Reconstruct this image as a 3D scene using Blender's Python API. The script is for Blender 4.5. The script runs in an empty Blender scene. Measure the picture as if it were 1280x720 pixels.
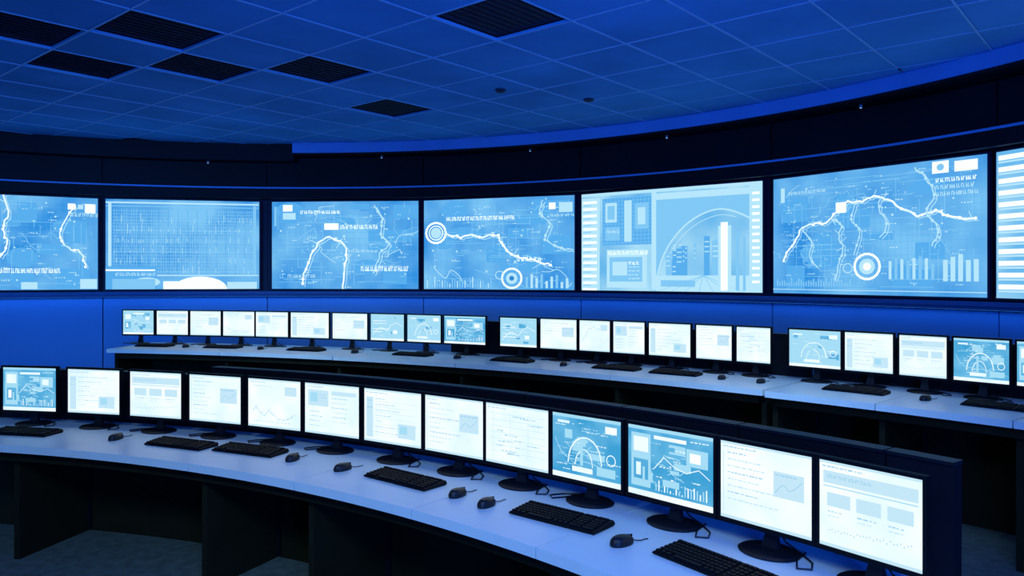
import bpy, math, random
from mathutils import Vector
rad=math.radians
S=bpy.context.scene
try:
    S.view_settings.view_transform='Standard'; S.view_settings.look='None'
except Exception: pass
CAMZ=1.8
W_C=(-3.10,3.323); W_R=8.28      # video wall arc
A_C=(-4.684,-1.877); A_R=7.38    # front console arc
B_C=(-6.694,-3.398); B_R=13.3    # rear console arc
def pol(c,R,t): t=rad(t); return (c[0]+R*math.sin(t), c[1]+R*math.cos(t))

# ---------------- materials ----------------
def principled(name,col,rough=0.5,metal=0.0,emis=None,es=0.0,noise=0.0,nscale=8.0,bump=0.0,spec=0.5):
    m=bpy.data.materials.new(name); m.use_nodes=True
    nt=m.node_tree; b=nt.nodes['Principled BSDF']
    b.inputs['Base Color'].default_value=(*col,1); b.inputs['Roughness'].default_value=rough
    b.inputs['Metallic'].default_value=metal
    b.inputs['Specular IOR Level'].default_value=spec
    if emis:
        b.inputs['Emission Color'].default_value=(*emis,1); b.inputs['Emission Strength'].default_value=es
    if noise or bump:
        tc=nt.nodes.new('ShaderNodeTexCoord'); n=nt.nodes.new('ShaderNodeTexNoise')
        n.inputs['Scale'].default_value=nscale; n.inputs['Detail'].default_value=4
        nt.links.new(tc.outputs['Object'],n.inputs['Vector'])
        if noise:
            r=nt.nodes.new('ShaderNodeValToRGB')
            r.color_ramp.elements[0].position=0.3; r.color_ramp.elements[1].position=0.7
            r.color_ramp.elements[0].color=(*[c*(1-noise) for c in col],1)
            r.color_ramp.elements[1].color=(*[min(1,c*(1+noise)) for c in col],1)
            nt.links.new(n.outputs['Fac'],r.inputs['Fac']); nt.links.new(r.outputs['Color'],b.inputs['Base Color'])
        if bump:
            bp=nt.nodes.new('ShaderNodeBump'); bp.inputs['Strength'].default_value=bump; bp.inputs['Distance'].default_value=0.01
            nt.links.new(n.outputs['Fac'],bp.inputs['Height']); nt.links.new(bp.outputs['Normal'],b.inputs['Normal'])
    return m
def emission(name,c1,s=1.0,c2=None,scale=2.0):
    m=bpy.data.materials.new(name); m.use_nodes=True
    nt=m.node_tree; nt.nodes.clear()
    o=nt.nodes.new('ShaderNodeOutputMaterial'); e=nt.nodes.new('ShaderNodeEmission')
    e.inputs['Color'].default_value=(*c1,1); e.inputs['Strength'].default_value=s
    nt.links.new(e.outputs[0],o.inputs['Surface'])
    if c2:
        tc=nt.nodes.new('ShaderNodeTexCoord'); oi=nt.nodes.new('ShaderNodeObjectInfo')
        ml=nt.nodes.new('ShaderNodeMath'); ml.operation='MULTIPLY'; ml.inputs[1].default_value=37.0
        n=nt.nodes.new('ShaderNodeTexNoise'); n.noise_dimensions='4D'
        n.inputs['Scale'].default_value=scale; n.inputs['Detail'].default_value=2
        nt.links.new(tc.outputs['Object'],n.inputs['Vector'])
        nt.links.new(oi.outputs['Random'],ml.inputs[0]); nt.links.new(ml.outputs[0],n.inputs['W'])
        r=nt.nodes.new('ShaderNodeValToRGB')
        r.color_ramp.elements[0].position=0.35; r.color_ramp.elements[1].position=0.68
        r.color_ramp.elements[0].color=(*c1,1); r.color_ramp.elements[1].color=(*c2,1)
        nt.links.new(n.outputs['Fac'],r.inputs['Fac']); nt.links.new(r.outputs['Color'],e.inputs['Color'])
    return m
M={}
M['black']=principled('black_plastic',(0.006,0.008,0.013),0.45,noise=0.2,nscale=30,spec=0.3)
M['bezel']=principled('bezel_plastic',(0.003,0.004,0.006),0.55,noise=0.1,nscale=30,spec=0.15)
M['key']=principled('key_plastic',(0.003,0.004,0.006),0.65,noise=0.2,nscale=40,spec=0.15)
M['desk']=principled('desk_laminate',(0.62,0.76,0.82),0.38,noise=0.04,nscale=3)
M['deskedge']=principled('desk_edge_band',(0.74,0.86,0.88),0.4,noise=0.03,nscale=5)
M['panel']=principled('desk_panel_dark',(0.012,0.014,0.008),0.6,noise=0.15,nscale=5,spec=0.12)
M['parti']=principled('partition_dark',(0.005,0.006,0.010),0.55,noise=0.15,nscale=5,spec=0.15)
M['floor']=principled('floor_carpet',(0.09,0.13,0.13),0.85,noise=0.25,nscale=14,bump=0.3,spec=0.2)
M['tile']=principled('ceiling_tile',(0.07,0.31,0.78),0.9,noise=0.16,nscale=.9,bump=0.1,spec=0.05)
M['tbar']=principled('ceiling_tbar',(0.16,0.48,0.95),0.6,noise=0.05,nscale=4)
M['vent']=principled('ceiling_vent',(0.010,0.018,0.055),0.7,noise=0.2,nscale=9)
M['plenum']=principled('ceiling_plenum',(0.005,0.012,0.05),0.9,noise=0.2)
M['wallp']=principled('wall_panel',(0.09,0.32,0.72),0.55,noise=0.08,nscale=0.8)
M['ledge']=principled('ledge_metal',(0.05,0.16,0.42),0.6,noise=0.08,nscale=0.8,spec=.2)
M['seam']=principled('wall_seam',(0.01,0.03,0.09),0.8,noise=0.1)
M['fascia']=principled('fascia_dark',(0.006,0.009,0.018),0.6,noise=0.25,nscale=1.0,spec=.2)
M['trim']=principled('trim_blue',(0.08,0.28,0.8),0.5,emis=(0.01,0.10,0.5),es=0.10,noise=0.1,nscale=1.5)  # weak emission puts the blue light on band and ledge into the material
M['frame']=principled('screen_frame',(0.010,0.025,0.07),0.5,noise=0.1,spec=.2)
M['steel']=principled('steel_grey',(0.25,0.3,0.4),0.4,metal=0.8,noise=0.1)
M['led']=emission('led_strip',(0.03,0.25,1.0),3.0)  # glow for the added, unseen wall wash
M['dot']=emission('status_led',(0.3,0.55,1.0),0.8)
# video wall
M['vb']=emission('vw_base',(0.035,0.29,0.76),1.0,(0.20,0.56,0.92),1.5)
M['vb2']=emission('vw_base_pale',(0.14,0.48,0.85),1.0,(0.42,0.76,0.95),1.5)
M['vm']=emission('vw_mid',(0.22,0.58,0.92),1.0)
M['vp']=emission('vw_patch',(0.10,0.43,0.86),1.0)
M['vl']=emission('vw_light',(0.47,0.80,0.98),1.0)
M['vw']=emission('vw_white',(0.82,0.96,1.0),1.2)
M['vd']=emission('vw_deep',(0.03,0.24,0.64),1.0)
# monitors
M['mw']=emission('mon_white',(0.90,0.98,1.0),1.08,(0.70,0.89,1.0),5)
M['mg']=emission('mon_ghost',(0.36,0.64,0.86),1.0)
M['mg2']=emission('mon_ghost_faint',(0.56,0.81,0.95),1.0)
M['mb']=emission('mon_blue',(0.05,0.36,0.68),1.0,(0.18,0.55,0.84),6)
M['ml']=emission('mon_lightblue',(0.38,0.73,0.93),1.0)
M['md']=emission('mon_deep',(0.02,0.16,0.36),1.0)

# ---------------- mesh builder ----------------
class MB:
    def __init__(s): s.v=[]; s.f=[]; s.m=[]; s.names=[]
    def mi(s,n):
        if n not in s.names: s.names.append(n)
        return s.names.index(n)
    def quad(s,pts,mat):
        i=len(s.v); s.v+=[tuple(p) for p in pts]; s.f.append(tuple(range(i,i+len(pts)))); s.m.append(s.mi(mat))
    def box(s,x0,x1,y0,y1,z0,z1,mat,taper=0.0):
        i=len(s.v); t=taper
        s.v+=[(x0,y0,z0),(x1,y0,z0),(x1,y1,z0),(x0,y1,z0),(x0+t,y0+t,z1),(x1-t,y0+t,z1),(x1-t,y1-t,z1),(x0+t,y1-t,z1)]
        for f in ((0,3,2,1),(4,5,6,7),(0,1,5,4),(1,2,6,5),(2,3,7,6),(3,0,4,7)):
            s.f.append(tuple(i+k for k in f)); s.m.append(s.mi(mat))
    def rings(s,rings,mat,cap=True):
        n=len(rings[0]); i=len(s.v)
        for r in rings: s.v+=[tuple(p) for p in r]
        k=s.mi(mat)
        for a in range(len(rings)-1):
            for b in range(n):
                c=(b+1)%n
                s.f.append((i+a*n+b,i+a*n+c,i+(a+1)*n+c,i+(a+1)*n+b)); s.m.append(k)
        if cap:
            s.f.append(tuple(i+b for b in reversed(range(n)))); s.m.append(k)
            e=i+(len(rings)-1)*n
            s.f.append(tuple(e+b for b in range(n))); s.m.append(k)
    def ell(s,cx,cy,levels,mat,n=24):
        s.rings([[(cx+rx*math.cos(2*math.pi*k/n),cy+ry*math.sin(2*math.pi*k/n),z) for k in range(n)] for (rx,ry,z) in levels],mat)
    def tube(s,pts,r,mat,n=6):
        P=[Vector(p) for p in pts]; R=[]
        for i,p in enumerate(P):
            d=(P[min(i+1,len(P)-1)]-P[max(i-1,0)]).normalized()
            u=d.cross(Vector((0,0,1)))
            if u.length<1e-3: u=Vector((1,0,0))
            u.normalize(); w=u.cross(d)
            R.append([p+r*(math.cos(2*math.pi*k/n)*u+math.sin(2*math.pi*k/n)*w) for k in range(n)])
        s.rings(R,mat)
    def arc(s,c,r0,r1,z0,z1,t0,t1,mats,step=1.0):
        """arc box: mats=(top,inner,outer,bottom,ends)"""
        if isinstance(mats,str): mats=(mats,)*5
        n=max(1,int(math.ceil((t1-t0)/step))); i=len(s.v)
        for k in range(n+1):
            t=t0+(t1-t0)*k/n; a=pol(c,r0,t); b=pol(c,r1,t)
            s.v+=[(a[0],a[1],z0),(b[0],b[1],z0),(b[0],b[1],z1),(a[0],a[1],z1)]
        for k in range(n):
            o=i+4*k; q=o+4
            s.f.append((o+3,q+3,q+2,o+2)[::-1]); s.m.append(s.mi(mats[0]))
            s.f.append((o,q,q+3,o+3)); s.m.append(s.mi(mats[1]))
            s.f.append((o+1,o+2,q+2,q+1)); s.m.append(s.mi(mats[2]))
            s.f.append((o,o+1,q+1,q)); s.m.append(s.mi(mats[3]))
        s.f.append((i,i+3,i+2,i+1)); s.m.append(s.mi(mats[4]))
        e=i+4*n; s.f.append((e,e+1,e+2,e+3)); s.m.append(s.mi(mats[4]))
    def mesh(s,name):
        me=bpy.data.meshes.new(name); me.from_pydata(s.v,[],s.f)
        for n in s.names: me.materials.append(M[n])
        for p,m in zip(me.polygons,s.m): p.material_index=m
        me.update(); return me
    def obj(s,name,loc=(0,0,0),rz=0.0,parent=None):
        o=bpy.data.objects.new(name,s.mesh(name)); S.collection.objects.link(o)
        o.location=loc; o.rotation_euler=(0,0,rz)
        if parent: o.parent=parent
        return o
def inst(me,name,loc,rz):
    o=bpy.data.objects.new(name,me); S.collection.objects.link(o); o.location=loc; o.rotation_euler=(0,0,rz); return o
def fixn(o):
    import bmesh
    bm=bmesh.new(); bm.from_mesh(o.data); bmesh.ops.recalc_face_normals(bm,faces=bm.faces); bm.to_mesh(o.data); bm.free()

# ------- flat drawing on a display face (x right, z up, facing -y) -------
def catmull(pts,n=6):
    if len(pts)<3: return pts
    P=[pts[0]]+list(pts)+[pts[-1]]; out=[]
    for i in range(1,len(P)-2):
        p0,p1,p2,p3=P[i-1],P[i],P[i+1],P[i+2]
        for k in range(n):
            t=k/n
            out.append(tuple(0.5*((2*p1[j])+(-p0[j]+p2[j])*t+(2*p0[j]-5*p1[j]+4*p2[j]-p3[j])*t*t+(-p0[j]+3*p1[j]-3*p2[j]+p3[j])*t**3) for j in (0,1)))
    out.append(tuple(pts[-1])); return out
class Draw:
    def __init__(s,mb,w,h,x0,z0,y,u=1.0,v=1.0):
        s.mb=mb;s.w=w;s.h=h;s.x0=x0;s.z0=z0;s.y=y;s.u=u;s.v=v;s.k=0
    def P(s,x,y,dy):
        x=min(max(x,0),s.u); y=min(max(y,0),s.v)
        return (s.x0+x/s.u*s.w, s.y-dy, s.z0+(1-y/s.v)*s.h)
    def lay(s): s.k+=1; return 0.0004+0.000006*s.k
    def rect(s,x0,y0,x1,y1,mat,d=None):
        d=d or s.lay()
        s.mb.quad([s.P(x0,y1,d),s.P(x1,y1,d),s.P(x1,y0,d),s.P(x0,y0,d)],mat)
    def line(s,pts,wd,mat,smooth=True):
        if smooth: pts=catmull(pts)
        d=s.lay()
        for a,b in zip(pts,pts[1:]):
            dx,dy=b[0]-a[0],b[1]-a[1]; L=math.hypot(dx,dy)
            if L<1e-6: continue
            nx,ny=-dy/L*wd/2,dx/L*wd/2; ex,ey=dx/L*wd*.3,dy/L*wd*.3
            s.mb.quad([s.P(a[0]-ex+nx,a[1]-ey+ny,d),s.P(b[0]+ex+nx,b[1]+ey+ny,d),s.P(b[0]+ex-nx,b[1]+ey-ny,d),s.P(a[0]-ex-nx,a[1]-ey-ny,d)],mat)
    def ring(s,cx,cy,r,wd,mat):
        s.line([(cx+r*math.cos(rad(a)),cy+r*math.sin(rad(a))) for a in range(0,361,20)],wd,mat,False)
    def disc(s,cx,cy,rx,ry,mat,a0=0,a1=360):
        d=s.lay()
        s.mb.quad([s.P(cx+rx*math.cos(rad(a)),cy+ry*math.sin(rad(a)),d) for a in range(a1-(a1-a0)%15,a0-1,-15)],mat)
    def text(s,x,y,n,hh,mat,rnd,wmin=2,wmax=5):
        for _ in range(n):
            w=rnd.uniform(wmin,wmax)
            if hh>2.6:
                e=x+w
                while x<e:
                    r=rnd.random(); s.rect(x,y,x+.7,y+hh,mat)
                    if r<.7: s.rect(x,y+(0 if r<.35 else hh*.4),x+1.6,y+(0 if r<.35 else hh*.4)+hh*.25,mat)
                    if r>.4: s.rect(x,y+hh*.78,x+1.6,y+hh,mat)
                    x+=2.0
                x+=1
            else:
                s.rect(x,y+rnd.uniform(0,.3)*hh,x+w,y+hh*rnd.uniform(.75,1),mat); x+=w+rnd.uniform(.6,1.8)

# ---------------- video wall ----------------
WZ0,WZ1=1.595,2.905
angs=[(-36.4,-20.35),(-19.65,-4.91),(-3.61,11.9),(12.51,28.58),(29.33,46.77),(47.74,63.72),(64.3,80.0)]
def map_bg(D,rnd,u,v,n=14):
    for _ in range(8):
        x=rnd.uniform(.0,.85)*u;y=rnd.uniform(.0,.8)*v
        D.rect(x,y,x+rnd.uniform(.08,.22)*u,y+rnd.uniform(.06,.25)*v,'vp')
    for _ in range(4):
        D.disc(rnd.uniform(.1,.9)*u,rnd.uniform(.1,.9)*v,rnd.uniform(8,22),rnd.uniform(6,14),'vp')
    for x in range(6,int(u),8): D.rect(x,2,x+.3,v-2,'vp')
    for y in range(6,int(v),8): D.rect(2,y,u-2,y+.3,'vp')
    for _ in range(int(n*1.6)):
        y=rnd.uniform(.05,.95)*v; x=rnd.uniform(0,.7)*u; D.rect(x,y,x+rnd.uniform(.05,.3)*u,y+.6,'vm')
    for _ in range(int(n*1.6)):
        x=rnd.uniform(.03,.97)*u; y=rnd.uniform(0,.7)*v; D.rect(x,y,x+.6,y+rnd.uniform(.05,.3)*v,'vm')
    for _ in range(n*5):
        x=rnd.uniform(.03,.93)*u; y=rnd.uniform(.05,.93)*v; D.text(x,y,rnd.randint(1,4),1.6,'vm' if rnd.random()<.6 else 'vl',rnd,.8,2.4)
    for _ in range(12):
        x=rnd.uniform(0,.85)*u;y=rnd.uniform(.1,.9)*v; p=[(x,y)]
        for k in range(rnd.randint(3,6)):
            x+=rnd.uniform(-2,12);y+=rnd.uniform(-10,10);p.append((x,y))
        D.line(p,rnd.choice((.6,.8,1.0)),'vm' if rnd.random()<.7 else 'vl',rnd.random()<.5)
    for _ in range(18):
        r=rnd.uniform(.8,1.6); D.disc(rnd.uniform(.05,.95)*u,rnd.uniform(.05,.95)*v,r,r,'vl')
def route(D,pts,rnd,wd=1.8,mat='vw'):
    q=[(x+rnd.uniform(-1.3,1.3),y+rnd.uniform(-1.3,1.3)) for x,y in catmull(pts,4)]
    D.line([(x+3,y+2.5) for x,y in q],.9,'vl',False); D.line(q,wd,mat,False)
    for p in q:
        r=rnd.random()
        if r<.35: D.disc(p[0],p[1],1.8,1.8,mat)
        elif r<.6: D.text(p[0]+3,p[1]-3,rnd.randint(1,3),1.8,'vl',rnd,1,2.5)
        elif r<.72: D.line([p,(p[0]+rnd.uniform(-9,9),p[1]+rnd.uniform(-9,9))],.9,'vl',False)
for i,(t0,t1) in enumerate(angs):
    p0=pol(W_C,W_R,t0); p1=pol(W_C,W_R,t1); w=math.dist(p0,p1); h=WZ1-WZ0
    mid=((p0[0]+p1[0])/2,(p0[1]+p1[1])/2); tm=(t0+t1)/2
    mb=MB(); rnd=random.Random(50+i)
    mb.box(-w/2-.02,w/2+.02,0.004,.07,-.02,h+.02,'frame')
    base='vb2' if i in (4,6) else 'vb'
    mb.quad([(-w/2,0,0),(w/2,0,0),(w/2,0,h),(-w/2,0,h)],base)
    U,V={0:(240,122),1:(191,113),2:(183,108),3:(188,114),4:(226,130),5:(267,160),6:(230,150)}[i]
    D=Draw(mb,w,h,-w/2,0,0,U,V)
    if i==0:
        o=113; map_bg(D,rnd,U,V,22)
        route(D,[(o+8,0),(o+14,22),(o+8,45),(o+14,62),(o+5,80)],rnd)
        route(D,[(o+98,12),(o+84,30),(o+78,52),(o+90,68),(o+104,72),(o+112,92)],rnd,1.4)
        D.rect(o+88,8,o+98,16,'vw'); D.rect(o+101,9,o+108,15,'vl'); D.rect(o+110,8,o+124,20,'vw'); D.text(o+92,20,7,5,'vl',rnd)
        D.text(o+0,94,10,6,'vw',rnd,3,8); D.rect(o+30,112,o+50,121,'vl'); D.rect(o+104,108,o+126,121,'vl')
        route(D,[(20,20),(50,35),(60,70),(90,80),(100,110)],rnd)
    if i==1:
        D.rect(0,3,190,5,'vl'); D.rect(0,8,190,9,'vm'); D.rect(3,5,7,100,'vl')
        for x in range(10,186,3): D.rect(x,12,x+.6,96,'vm' if x%4 else 'vp')
        for y in range(14,96,4): D.rect(8,y,186,y+.5,'vm')
        for r in range(6):
            yb=14+r*13
            D.rect(10,yb+12,186,yb+12.7,'vm')
            x=10
            while x<184:
                if rnd.random()<.75: D.rect(x,yb+12-rnd.uniform(1,10)*(.3+.6*abs(math.sin(x*.03+r))),x+.6,yb+12+rnd.uniform(0,4),'vl' if rnd.random()<.3 else 'vm')
                x+=rnd.uniform(1.6,3.4)
        D.rect(183,6,187,96,'vm'); D.rect(8,95,190,96.5,'vl')
        D.rect(0,84,62,113,'vp'); D.rect(0,88,60,90,'vw')
        D.disc(50,104,16,6,'vl'); D.rect(8,100,60,113,'vm'); D.text(12,92,8,4,'vl',rnd)
        D.disc(116,113,34,16,'vw',180,360); D.rect(70,103,110,113,'vw'); D.rect(150,104,188,113,'vl')
    if i==2:
        map_bg(D,rnd,U,V,20)
        route(D,[(38,104),(42,84),(50,66),(58,52),(72,44),(86,50),(94,62),(92,84),(88,107)],rnd)
        route(D,[(128,6),(138,22),(136,40),(146,52),(136,66),(128,88)],rnd,1.3,'vl')
        D.rect(14,4,26,12,'vw'); D.rect(14,14,30,22,'vl'); D.text(36,11,9,4,'vw',rnd); D.rect(66,27,84,35,'vw'); D.text(86,29,8,5,'vw',rnd)
        D.text(112,80,10,6,'vw',rnd,3,6); D.text(20,90,6,4,'vl',rnd); D.rect(3,6,6,30,'vm'); D.text(100,60,6,3,'vl',rnd)
    if i==3:
        map_bg(D,rnd,U,V,16)
        D.ring(16,42,13,2.6,'vw'); D.disc(16,42,7,7,'vl'); D.ring(16,42,9,1.2,'vw')
        D.ring(113,100,12,2.4,'vw'); D.disc(113,100,7,7,'vl'); D.disc(113,100,3,3,'vd')
        route(D,[(28,44),(48,48),(60,46),(76,48),(94,46),(100,56),(110,68),(124,74),(142,78),(160,84)],rnd)
        route(D,[(150,4),(148,20),(158,34),(154,52),(168,62),(186,66)],rnd,1.2,'vl')
        D.text(30,22,14,5,'vw',rnd,3,6); D.rect(158,8,166,16,'vw'); D.rect(170,8,186,20,'vl'); D.text(160,22,6,3,'vl',rnd); D.text(120,74,6,5,'vw',rnd)
        for k in range(26): D.rect(4+k*3.3,98+rnd.uniform(0,12),5.4+k*3.3,112,'vm' if k%3 else 'vl')
        for k in range(9): D.rect(130+k*6,92+rnd.uniform(0,14),133+k*6,112,'vl' if k%3 else 'vm')
        D.ring(98,96,5,1,'vl')
    if i==4:
        D.rect(0,0,226,4,'vl'); D.rect(0,6,26,130,'vl')
        for y in range(10,128,9): D.rect(2,y,22,y+3.5,'vw'); D.rect(3,y+5,14,y+6,'vm')
        D.rect(30,8,96,70,'vp'); D.rect(96,4,102,128,'vl')
        for x in range(32,96,5): D.rect(x,8,x+.5,70,'vm')
        for y in range(12,70,5): D.rect(30,y,96,y+.5,'vm')
        D.rect(34,14,50,40,'vl'); D.rect(37,18,47,36,'vm'); D.rect(60,12,70,66,'vl'); D.rect(74,16,92,50,'vm'); D.rect(78,22,88,44,'vl'); D.rect(34,46,54,64,'vm'); D.text(36,50,3,4,'vl',rnd)
        D.rect(36,76,90,126,'vl'); D.rect(40,86,84,118,'vm'); D.text(38,78,9,5,'vw',rnd); D.rect(44,92,64,110,'vl'); D.text(66,92,3,4,'vw',rnd)
        for y in range(98,118,5): D.text(66,y,3,2,'vl',rnd)
        # camera feed: hall with curved roof edge, towers and forecourt
        D.rect(102,6,212,130,'vm'); D.rect(102,6,212,14,'vl')
        roof=[(103,112),(110,88),(122,66),(138,48),(156,36),(176,30),(194,33),(212,42)]
        D.mb.quad([D.P(x,y,D.lay()) for x,y in [(103,130),(212,130),(212,42),(194,33),(176,30),(156,36),(138,48),(122,66),(110,88),(103,112)]],'vb2')
        D.line(roof,2.0,'vl'); D.line([(x+3,y+7) for x,y in roof[:-1]],.8,'vl')
        for k in range(16):
            x=112+rnd.uniform(0,66); y=rnd.uniform(62,96); bw=rnd.uniform(3,9)
            D.rect(x,max(y,60+abs(x-160)*.5),x+bw,112,'vm' if k%2 else 'vp')
            for q in range(3): D.rect(x+.8,y+6+q*6,x+bw-.8,y+7.5+q*6,'vl')
        D.rect(102,110,212,130,'vl'); D.rect(108,116,150,124,'vm')
        for k in range(7): D.line([(160,110),(104+k*17,130)],.7,'vm',False)
        D.rect(177,50,192,128,'vl'); D.rect(180,46,188,128,'vw'); D.rect(197,58,201,128,'vm'); D.rect(205,64,208,128,'vm')
        D.rect(212,4,226,130,'vl')
        for y in range(12,120,8): D.rect(215,y,223,y+3,'vw')
    if i==5:
        map_bg(D,rnd,U,V,30)
        route(D,[(16,116),(24,100),(34,88),(44,72),(60,66),(78,66),(92,52),(108,40),(124,42),(142,36),(160,42),(176,54),(194,64),(214,60),(232,68),(256,72)],rnd,2.2)
        route(D,[(84,60),(100,70),(96,84),(102,100),(96,118),(92,140)],rnd,1.6,'vl')
        route(D,[(150,38),(148,54),(158,70),(150,88)],rnd,1.4,'vl'); route(D,[(190,6),(206,24),(212,44),(204,60),(216,80),(210,100)],rnd,1.5,'vl')
        route(D,[(44,72),(58,90),(54,110),(66,124)],rnd,1.4,'vl'); route(D,[(120,42),(112,64),(124,80),(116,110)],rnd,1.2,'vl')
        D.ring(133,124,16,3,'vw'); D.disc(133,124,10,10,'vl'); D.disc(133,124,5,5,'vw'); D.ring(108,126,6,1.2,'vl')
        D.rect(92,40,106,54,'vw'); D.rect(12,14,18,34,'vl'); D.text(24,20,9,4,'vl',rnd)
        D.rect(210,2,228,16,'vw'); D.rect(234,4,258,16,'vw'); D.disc(219,9,4,4,'vm')
        for y in (22,30,38): D.text(214,y,8,4.5,'vw' if y==22 else 'vl',rnd,2,5)
        for k in range(8): D.rect(160+k*7,112+rnd.uniform(0,10),163.5+k*7,140,'vm' if k%2 else 'vl')
        for k in range(5): D.rect(222+k*8,110+rnd.uniform(0,8),227+k*8,142,'vl')
        for k in range(30): D.rect(6+k*3.6,138+rnd.uniform(0,8),8+k*3.6,150,'vm')
        D.rect(0,154,267,155,'vl')
    if i==6:
        for y in range(4,146,12):
            D.rect(2,y,34,y+5,'vw'); D.rect(2,y+6,30,y+8,'vl'); D.rect(44,y,220,y+6,'vl' if (y//12)%2 else 'vm')
        D.rect(36,0,40,150,'vl'); D.rect(100,30,180,100,'vw')
    mb.obj('video_wall_screen',(mid[0],mid[1],WZ0),-rad(tm))

# ---------------- wall_back shell ----------------
mb=MB()
mb.arc(W_C,8.42,8.55,0,3.8,-85,100,'seam',2)
pitch=[-87,-70,-53.4,-36.6,-20,-4.26,12.2,28.95,47.25,64.0,80.2,97]
for a,b in zip(pitch,pitch[1:]):
    mb.arc(W_C,8.385,8.425,0.10,1.47,a+.05,b-.05,'wallp',1.5)
    mb.arc(W_C,8.36,8.425,3.13,3.57,a+.07,b-.07,'fascia',1.5)
    mb.arc(W_C,8.40,8.43,1.50,3.0,a+.02,b-.02,'frame',1.5)
wb=mb.obj('wall_back'); fixn(wb)
mb=MB(); mb.arc(W_C,8.37,8.425,0,.10,-85,97,'seam',1.5); mb.obj('baseboard_back')
mb=MB(); mb.arc(W_C,8.22,8.41,1.515,1.560,-85,97,('frame','ledge','frame','frame','frame'),1.5)
mb.arc(W_C,8.26,8.41,1.480,1.515,-85,97,'ledge',1.5); fixn(mb.obj('trim_1'))
mb=MB(); mb.arc(W_C,8.27,8.33,1.470,1.479,-85,97,('led','fascia','fascia','led','fascia'),1.5); mb.obj('led_strip_light')  # hidden emitter added under the ledge to brighten the lower wall
mb=MB(); mb.arc(W_C,8.16,8.41,2.945,3.11,-85,97,('trim','fascia','frame','frame','frame'),1.5)
mb.arc(W_C,8.145,8.16,3.092,3.115,-85,97,'trim',1.5); fixn(mb.obj('trim_2'))
# bulkhead
BR=8.0
mb=MB(); mb.arc(W_C,BR,8.42,3.585,3.80,-1.0,97,('fascia','trim','fascia','fascia','trim'),1.0)
mb.arc(W_C,BR-.02,BR,3.575,3.60,-1.0,97,'fascia',1.0)
mb.arc(W_C,BR+.1,8.42,3.50,3.80,-85,-1.05,'fascia',1.5); fixn(mb.obj('trim_3'))
for t in (-10,8,24,38,55):
    x,y=pol(W_C,8.25,t); mb=MB()
    mb.ell(0,0,[(.02,.02,0),(.022,.022,.02),(.022,.022,.03)],'steel',12); mb.ell(0,0,[(.012,.012,-.004),(.012,.012,0)],'dot',10)
    mb.obj('recessed_downlight',(x,y,3.555 if t>-1 else 3.47))

# ---------------- ceiling ----------------
TZ=3.75; T=.77
ga=rad(40.5); ax=(math.sin(ga),math.cos(ga)); bx=(math.cos(ga),-math.sin(ga))
O=(-2.84,6.17)
def cg(i,j): return (O[0]+(i*ax[0]+j*bx[0])*T, O[1]+(i*ax[1]+j*bx[1])*T)
dark={(0,0),(2,0),(2,3),(1,-1),(0,-2),(4,-1),(-1,-1)}
mb=MB()
N=48; cc=(-3.1,3.323)
mb.quad([(*pol(cc,8.45,360*k/N),TZ+.04) for k in range(N)],'plenum')
mb.quad([(*pol(cc,8.45,360*k/N),TZ+.08) for k in reversed(range(N))],'plenum')
rnd=random.Random(3)
for i in range(-15,13):
    for j in range(-15,15):
        c=cg(i,j)
        if math.dist(c,cc)>8.35: continue
        g=.013
        def q(a,b,z):
            p=cg(i+a,j+b); d=math.dist(p,cc)
            if d>8.4: p=(cc[0]+(p[0]-cc[0])*8.4/d,cc[1]+(p[1]-cc[1])*8.4/d)
            return (p[0],p[1],z)
        e=.5-g/T
        if (i,j) in dark:
            mb.quad([q(-e,-e,TZ+.03),q(e,-e,TZ+.03),q(e,e,TZ+.03),q(-e,e,TZ+.03)],'vent')
            for k in range(9):
                s=-e+.06+k*(2*e-.1)/9
                mb.quad([q(-e+.03,s,TZ+.02),q(e-.03,s,TZ+.02),q(e-.03,s+.035,TZ+.004),q(-e+.03,s+.035,TZ+.004)],'vent')
        else:
            z=TZ+rnd.uniform(0,.002)
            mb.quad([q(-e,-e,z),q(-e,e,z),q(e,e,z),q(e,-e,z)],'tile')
for k in range(-15,15):
    for mode in (0,1):
        run=[]
        for s in range(-15,15):
            a=cg(k+.5,s) if mode==0 else cg(s,k+.5)
            if math.dist(a,cc)<8.1: run.append(s)
        if len(run)<2: continue
        s0,s1=run[0]-.5,run[-1]+.5; hw=.009/T
        if mode==0: pts=[cg(k+.5-hw,s0),cg(k+.5+hw,s0),cg(k+.5+hw,s1),cg(k+.5-hw,s1)]
        else: pts=[cg(s0,k+.5-hw),cg(s0,k+.5+hw),cg(s1,k+.5+hw),cg(s1,k+.5-hw)]
        z=TZ-.004-.0005*mode
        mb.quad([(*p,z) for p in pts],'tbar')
        lo=[(*p,z) for p in pts]; hi=[(*p,TZ+.02) for p in pts]
        for a in range(4):
            b=(a+1)%4; mb.quad([lo[a],lo[b],hi[b],hi[a]],'tbar')
mb.obj('ceiling')
for (x,y) in ((-.12,8.07),(.85,8.5)):
    mb=MB(); mb.ell(0,0,[(.02,.02,-.03),(.045,.045,-.022),(.055,.055,-.01),(.06,.06,-.002)],'vent',18)
    mb.obj('smoke_detector',(x,y,TZ-.003))

# ---------------- floor ----------------
mb=MB(); mb.quad([(*pol(cc,8.45,360*k/N),0) for k in reversed(range(N))],'floor')
mb.quad([(*pol(cc,8.45,360*k/N),-.1) for k in range(N)],'plenum'); mb.obj('floor')

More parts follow.
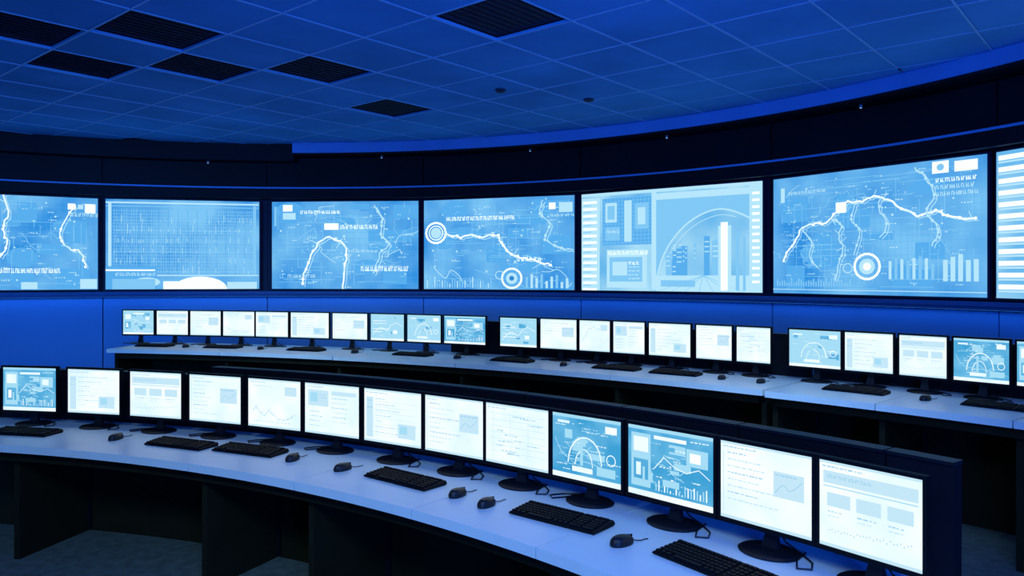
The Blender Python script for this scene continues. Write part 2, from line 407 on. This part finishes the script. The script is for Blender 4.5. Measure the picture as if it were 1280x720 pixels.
# ---------------- consoles ----------------
def console(C,rin,rout,zt,t0,t1,rback,segs,divs,parts,rp,pstep):
    mb=MB(); th=.045
    bs=[t0]+segs+[t1]
    for a,b in zip(bs,bs[1:]):
        mb.arc(C,rin,rout,zt-th,zt,a+.02,b-.02,('desk','deskedge','panel','panel','deskedge'),.75)
    mb.arc(C,rin+.07,rin+.10,zt-th-.07,zt-th,t0+.3,t1-.3,'panel',1)
    mb.arc(C,rback,rback+.03,0,zt-th,t0+.1,t1-.1,'panel',1)
    for d in divs:
        dd=math.degrees(.02/rin)
        mb.arc(C,rin+.12,rback,0,zt-th,d-dd,d+dd,'panel',1)
        mb.arc(C,rback-.02,rback-.0005,0.02,zt-th,d-dd*2.2,d+dd*2.2,'parti',1)
    for (pt0,pt1,pz) in parts:
        a=pt0
        while a<pt1-.01:
            b=min(a+pstep,pt1)
            mb.arc(C,rp,rp+.05,0,pz,a+.03,b-.03,'parti',1)
            mb.arc(C,rp-.01,rp+.06,pz,pz+.012,a+.03,b-.03,'black',1)
            a=b
    o=mb.obj('curved_control_desk'); fixn(o); return o
DZ1=.75; DZ2=.93
console(A_C,6.80,7.60,DZ1,-8,55.6,7.50,[1,13,25,31.7,38.5,44.6],[-7,.8,12.9,25.0,31.7,44.5,54.4],[(-7,20.2,1.10),(20.2,54.2,1.16)],7.61,4.6)
console(B_C,12.60,13.52,DZ2,8.7,43.0,13.40,[15.5,22.2,29.1,36.8],[8.9,15.5,22.2,29.1,36.8,42.8],[(26.3,43,1.28)],13.53,3.0)
console(B_C,12.55,13.52,DZ2,43.15,54,13.40,[46.8,50.5],[43.3,46.8,50.5,53.8],[(43.15,54,1.30)],13.53,3.0)

def monitor(C,R,ta,tb,zdesk,zb,zt,kind,seed):
    rnd=random.Random(seed); tm=(ta+tb)/2; w=R*rad(tb-ta); h=zt-zb; zb=zb-zdesk; zt=zt-zdesk
    mb=MB(); b=.013
    mb.box(-w/2-b,w/2+b,0.0,.022,zb-b-.004,zt+b,'bezel')
    mb.box(-w/2-b,-w/2,-.006,0,zb-b-.004,zt+b,'bezel'); mb.box(w/2,w/2+b,-.006,0,zb-b-.004,zt+b,'bezel')
    mb.box(-w/2,w/2,-.006,0,zt,zt+b,'bezel'); mb.box(-w/2,w/2,-.006,0,zb-b-.004,zb,'bezel')
    def rr(s,y,dz=0): return [(-w/2*s,y,zb+h/2-h/2*s+dz),(w/2*s,y,zb+h/2-h/2*s+dz),(w/2*s,y,zb+h/2+h/2*s+dz),(-w/2*s,y,zb+h/2+h/2*s+dz)]
    mb.rings([rr(1,.022),rr(.9,.034),rr(.55,.055),rr(.5,.06)],'black')
    mb.ell(0,.03,[(.118,.095,0),(.120,.097,.006),(.11,.087,.012),(.05,.04,.018)],'black',28)
    def nk(hw,y0,y1,z): return [(-hw,y0,z),(hw,y0,z),(hw,y1,z),(-hw,y1,z)]
    mb.rings([nk(.035,.03,.06,.012),nk(.024,.04,.062,.06),nk(.024,.055,.075,zb+.12),nk(.03,.055,.08,zb+.2)],'black')
    sgn=1 if rnd.random()<.5 else -1
    mb.tube([(0,.07,.10),(.03*sgn,.10,.03),(.09*sgn,.10,.006),(.17*sgn,.04,.005),(.20*sgn,-.02,.005),(.16*sgn,-.05,.005),(.12*sgn,.02,.005),(.10*sgn,.12,.005)],.0035,'black')
    base={'w':'mw','m':'mb','c':'ml'}[kind]
    mb.quad([(-w/2,-.001,zb),(w/2,-.001,zb),(w/2,-.001,zt),(-w/2,-.001,zt)],base)
    D=Draw(mb,w,h,-w/2,zb,-.001,100,76)
    if kind=='w':
        lay=(seed*7+seed//3)%6
        D.rect(0,0,100,2.5,'mg2'); D.text(3,4.5,rnd.randint(4,9),1.5,'mg',rnd,2,5); D.rect(0,73,100,76,'mg2')
        if lay==0:
            D.rect(3,10,3.8,70,'mg2')
            for k in range(rnd.randint(5,9)): D.text(8,10+k*6.5,rnd.randint(4,12),1.5,'mg2' if k%3 else 'mg',rnd,2,6)
            D.rect(60,20,92,44,'mg2'); D.text(62,22,6,2,'mg',rnd); D.line([(62,40),(70,32),(78,36),(90,26)],.8,'mg')
        elif lay==1:
            for x in (12,40,68): D.rect(x,10,x+.6,66,'mg2')
            for y in range(12,66,8): D.rect(6,y,94,y+.5,'mg2')
            for _ in range(14): D.text(rnd.uniform(10,70),rnd.uniform(12,62),rnd.randint(2,5),1.5,'mg',rnd)
        elif lay==2:
            p=[(10,50)]
            for k in range(9): p.append((p[-1][0]+rnd.uniform(5,10),min(62,max(14,p[-1][1]+rnd.uniform(-14,11)))))
            D.line(p,.7,'mg',False)
            for x,y in p: D.disc(x,y,1,1,'mg'); D.text(x+2,y-3,2,1.2,'mg2',rnd,1,3)
            for k in range(3): D.line([p[2+k*2],(p[2+k*2][0]+rnd.uniform(-8,8),p[2+k*2][1]+rnd.uniform(8,16))],.6,'mg2',False)
            D.text(10,10,8,2,'mg2',rnd); D.text(10,66,14,1.5,'mg2',rnd); D.rect(70,10,92,24,'mg2')
        elif lay==3:
            D.rect(6,10,44,34,'mg2'); D.rect(50,10,94,16,'mg2'); D.rect(10,14,24,28,'ml'); D.text(27,16,3,1.5,'mg',rnd); D.text(27,20,3,1.5,'mg',rnd)
            for k in range(6): D.text(50,20+k*7,6,1.4,'mg2' if k%2 else 'mg',rnd)
            for k in range(4): D.text(8,42+k*7,5,1.4,'mg',rnd)
        elif lay==4:
            D.rect(4,12,16,70,'mg2')
            for k in range(7): D.text(20,13+k*8,rnd.randint(3,12),1.3,'mg',rnd,2,6); D.rect(20,17+k*8,94,17.4+k*8,'mg2')
            D.text(5,16,2,2,'mg',rnd); D.text(5,26,2,2,'mg',rnd); D.rect(60,46,90,66,'mg2'); D.rect(63,49,76,60,'ml')
        else:
            D.rect(4,9,96,20,'mg2'); D.text(8,12,8,3.2,'mg',rnd); D.rect(4,22,96,23,'ml')
            for k in range(3): D.rect(8+k*30,28,32+k*30,40,'mg2'); D.text(9+k*30,44,4,1.3,'mg',rnd); D.text(9+k*30,48,3,1.3,'mg2',rnd)
            for k in range(26): D.disc(10+k*3.2,62-k*.2+rnd.uniform(-1.5,1.5),.6,.6,'mg')
    else:
        lt='mw'; D.rect(0,0,100,4,'ml'); D.rect(0,70,100,76,lt)
        for _ in range(8): x=rnd.uniform(2,80);y=rnd.uniform(6,60); D.rect(x,y,x+rnd.uniform(6,24),y+rnd.uniform(3,14),'ml' if rnd.random()<.5 else 'mb')
        for _ in range(40):
            x=rnd.uniform(4,84);y=rnd.uniform(6,67); D.text(x,y,rnd.randint(1,5),1.3,'ml' if rnd.random()<.5 else 'mw',rnd,.8,3.5)
        for _ in range(8):
            x=rnd.uniform(2,70);y=rnd.uniform(8,64); D.line([(x,y),(x+rnd.uniform(3,14),y+rnd.uniform(-9,9)),(x+rnd.uniform(14,30),y+rnd.uniform(-14,14))],.8,'ml',False)
        v=(seed+1)%3
        if v==0:
            D.line([(24,56),(27,42),(36,30),(48,25),(60,28),(69,38),(73,54)],1.7,lt); D.line([(34,58),(38,46),(48,39),(57,46),(60,58)],1.2,lt)
            D.rect(8,8,26,11,lt); D.rect(78,8,94,16,lt); D.rect(42,30,46,58,'ml'); D.ring(86,46,6,1.2,lt); D.line([(4,30),(20,50),(60,54),(96,62)],1.0,'ml')
            D.rect(30,60,60,66,lt); D.rect(66,56,92,66,'ml')
        elif v==1:
            D.rect(4,8,28,66,'ml'); D.rect(7,12,25,28,lt); D.rect(7,36,25,58,'mb'); D.rect(10,40,16,54,lt); D.rect(18,44,21,58,'ml')
            for k in range(18): D.rect(34+k*3.4,67-rnd.uniform(1,13),35.4+k*3.4,67,lt if k%2 else 'ml')
            D.rect(32,8,70,12,lt); D.rect(70,16,94,34,'ml'); D.rect(74,20,86,30,lt); D.line([(32,44),(44,30),(56,38),(70,42),(84,36),(96,44)],.9,lt,False)
        else:
            for k in range(7): D.rect(6,10+k*8,rnd.uniform(20,60),11.5+k*8,lt if k%3 else 'ml')
            D.line([(6,60),(20,44),(30,38),(50,48),(62,30),(76,24),(96,34)],1.2,lt,False); D.rect(64,42,92,62,'ml'); D.rect(68,46,80,56,lt)
    p=pol(C,R,tm); o=mb.obj('computer_monitor',(p[0],p[1],zdesk+.0005),-rad(tm)); return o
r1=[(3.9,7.9),(8.2,12.1),(12.36,16.03),(16.39,19.95),(20.2,23.79),(24.1,27.42),(27.67,30.98),(31.26,34.59),(34.82,37.9),(38.1,41.15),(41.4,44.4),(44.75,48.0),(48.31,51.22),(51.5,54.2)]
k1='m'+'m'+'wwwwwwww'+'m'+'m'+'ww'
for n,((a,b),k) in enumerate(zip(r1,k1)):
    m_=(a+b)/2; hw=min((b-a)/2,1.62)
    sd={10:101,11:102,1:102,12:113,13:112}.get(n,100+n)
    monitor(A_C,A_R,m_-hw-.03,m_+hw+.03,DZ1,.85,1.15,k,sd)
r2=[(7.51,9.33),(9.52,11.39),(11.54,13.37),(13.52,15.4),(15.5,17.43),(17.6,19.87),(20.1,22.14),(22.35,24.27),(24.47,26.35),(26.55,28.8),(29.6,31.5),(31.7,33.5),(33.65,35.1),(35.27,36.7),(36.9,38.7),(38.95,40.4),(40.6,41.9),(42.6,44.4),(44.55,46.1),(46.3,47.7),(47.9,49.4),(49.6,51.1)]
k2='cwwwwwwccmcwwwwwwcwwmm'
for n,((a,b),k) in enumerate(zip(r2,k2)):
    monitor(B_C,B_R,a,b,DZ2,1.05,1.35,k,300+n)

# keyboards
mb=MB(); rings=[[(-.22,-.075,0),(.22,-.075,0),(.22,.075,0),(-.22,.075,0)],[(-.225,-.08,.006),(.225,-.08,.006),(.225,.08,.010),(-.225,.08,.010)],[(-.22,-.075,.012),(.22,-.075,.012),(.22,.075,.024),(-.22,.075,.024)]]
mb.rings(rings,'key')
for r in range(6):
    y=-.062+r*.0225+(.006 if r==5 else 0); z=.013+.012*(y+.075)/.15
    cols=[(-.205+k*.0195) for k in range(15)]+[.10+k*.0195 for k in range(3)]+[.165+k*.0165 for k in range(3)]
    if r==0: cols=[-.205,-.18,-.155,.02,.045,.07]+cols[15:]; mb.box(-.128,.0,y-.0085,y+.0085,z,z+.007,'key',.0015)
    for x in cols: mb.box(x-.0085,x+.0085,y-.0085,y+.0085,z,z+.007,'key',.0015)
kb=mb.mesh('computer_keyboard')
mb=MB()
def mring(s,z,sh=0): 
    return [(.031*s*math.cos(2*math.pi*k/20)*(1-.12*math.sin(2*math.pi*k/20)),.056*s*math.sin(2*math.pi*k/20)+sh,z) for k in range(20)]
mb.rings([mring(.96,0),mring(1,.008),mring(.97,.018),mring(.82,.029,-.002),mring(.55,.036,-.005),mring(.2,.038,-.006)],'black')
mb.box(-.003,.003,.018,.036,.026,.037,'steel'); mb.box(-.0006,.0006,.01,.052,.022,.0335,'key')
mb.tube([(0,.054,.01),(.004,.07,.005),(.012,.09,.004),(.008,.11,.004),(.012,.125,.004)],.002,'key')
ms=mb.mesh('computer_mouse')
rnd=random.Random(9)
def put(me,name,C,t,r,z,j=5):
    x,y=pol(C,r,t); inst(me,name,(x,y,z+.0005),-rad(t)+rad(rnd.uniform(-j,j)))
for t in (11.8,21.8,35.5,43.4,49.4): put(kb,'computer_keyboard',A_C,t,7.12,DZ1)
for t,r in ((17.6,7.12),(28.9,7.12),(32.1,7.1),(38.7,7.08),(40.4,7.05),(46.4,7.06),(52.6,7.02)): put(ms,'computer_mouse',A_C,t,r,DZ1,12)
put(kb,'computer_keyboard',A_C,25.9,7.16,DZ1)
for t in (10.3,14.4,19.4,25.6,31.0,36.1,38.7,45.4,49.6): put(kb,'computer_keyboard',B_C,t,13.0,DZ2,3)
for t in (12.3,16.8,22.4,28.2,33.7,40.7,42.2,47.6,51.7): put(ms,'computer_mouse',B_C,t,12.96,DZ2,12)

# ---------------- lights ----------------
def area(name,loc,target,size,energy,col,spread=None):
    l=bpy.data.lights.new(name,'AREA'); l.size=size; l.energy=energy; l.color=col
    if spread: l.spread=rad(spread)
    o=bpy.data.objects.new(name,l); S.collection.objects.link(o); o.location=loc
    o.rotation_euler=(Vector(target)-Vector(loc)).to_track_quat('-Z','Y').to_euler(); return o
area('ceiling_lamp',(-1.8,.4,3.68),(-2.2,3.6,.7),1.2,62,(.42,.70,1.0),120)  # this and the next: out-of-frame fill added to lighten the front desk
area('ceiling_lamp.001',(.4,-.6,3.68),(.6,2.6,.7),1.2,55,(.42,.70,1.0),120)
area('ceiling_lamp.002',(-3.2,4.4,3.68),(-2.6,8.4,.9),.8,26,(.42,.70,1.0),60)  # this and the next: extra fill added out of view for the rear desk
area('ceiling_lamp.003',(1.2,3.2,3.68),(1.6,6.0,.9),.8,20,(.42,.70,1.0),60)
area('blue_floodlight',(1.2,-1.5,1.6),(.6,3.4,4.6),1.2,185,(.008,.17,1.0),110)  # fill added behind the camera to turn the ceiling blue
area('blue_floodlight.001',(-5,-1.2,2.3),(-6.3,10.5,1.0),1.2,42,(.03,.24,.9),50)  # unseen fill added to brighten the lower left wall
w=bpy.data.worlds.new('world'); S.world=w; w.use_nodes=True
bg=w.node_tree.nodes['Background']; bg.inputs[0].default_value=(.01,.09,.50,1); bg.inputs[1].default_value=.2

# ---------------- camera ----------------
cd=bpy.data.cameras.new('camera'); cd.lens=27; cd.sensor_width=36; cd.shift_y=-16/1280; cd.clip_start=.05
co=bpy.data.objects.new('camera',cd); S.collection.objects.link(co); co.location=(0,0,CAMZ); co.rotation_euler=(rad(90),0,0)
S.camera=co
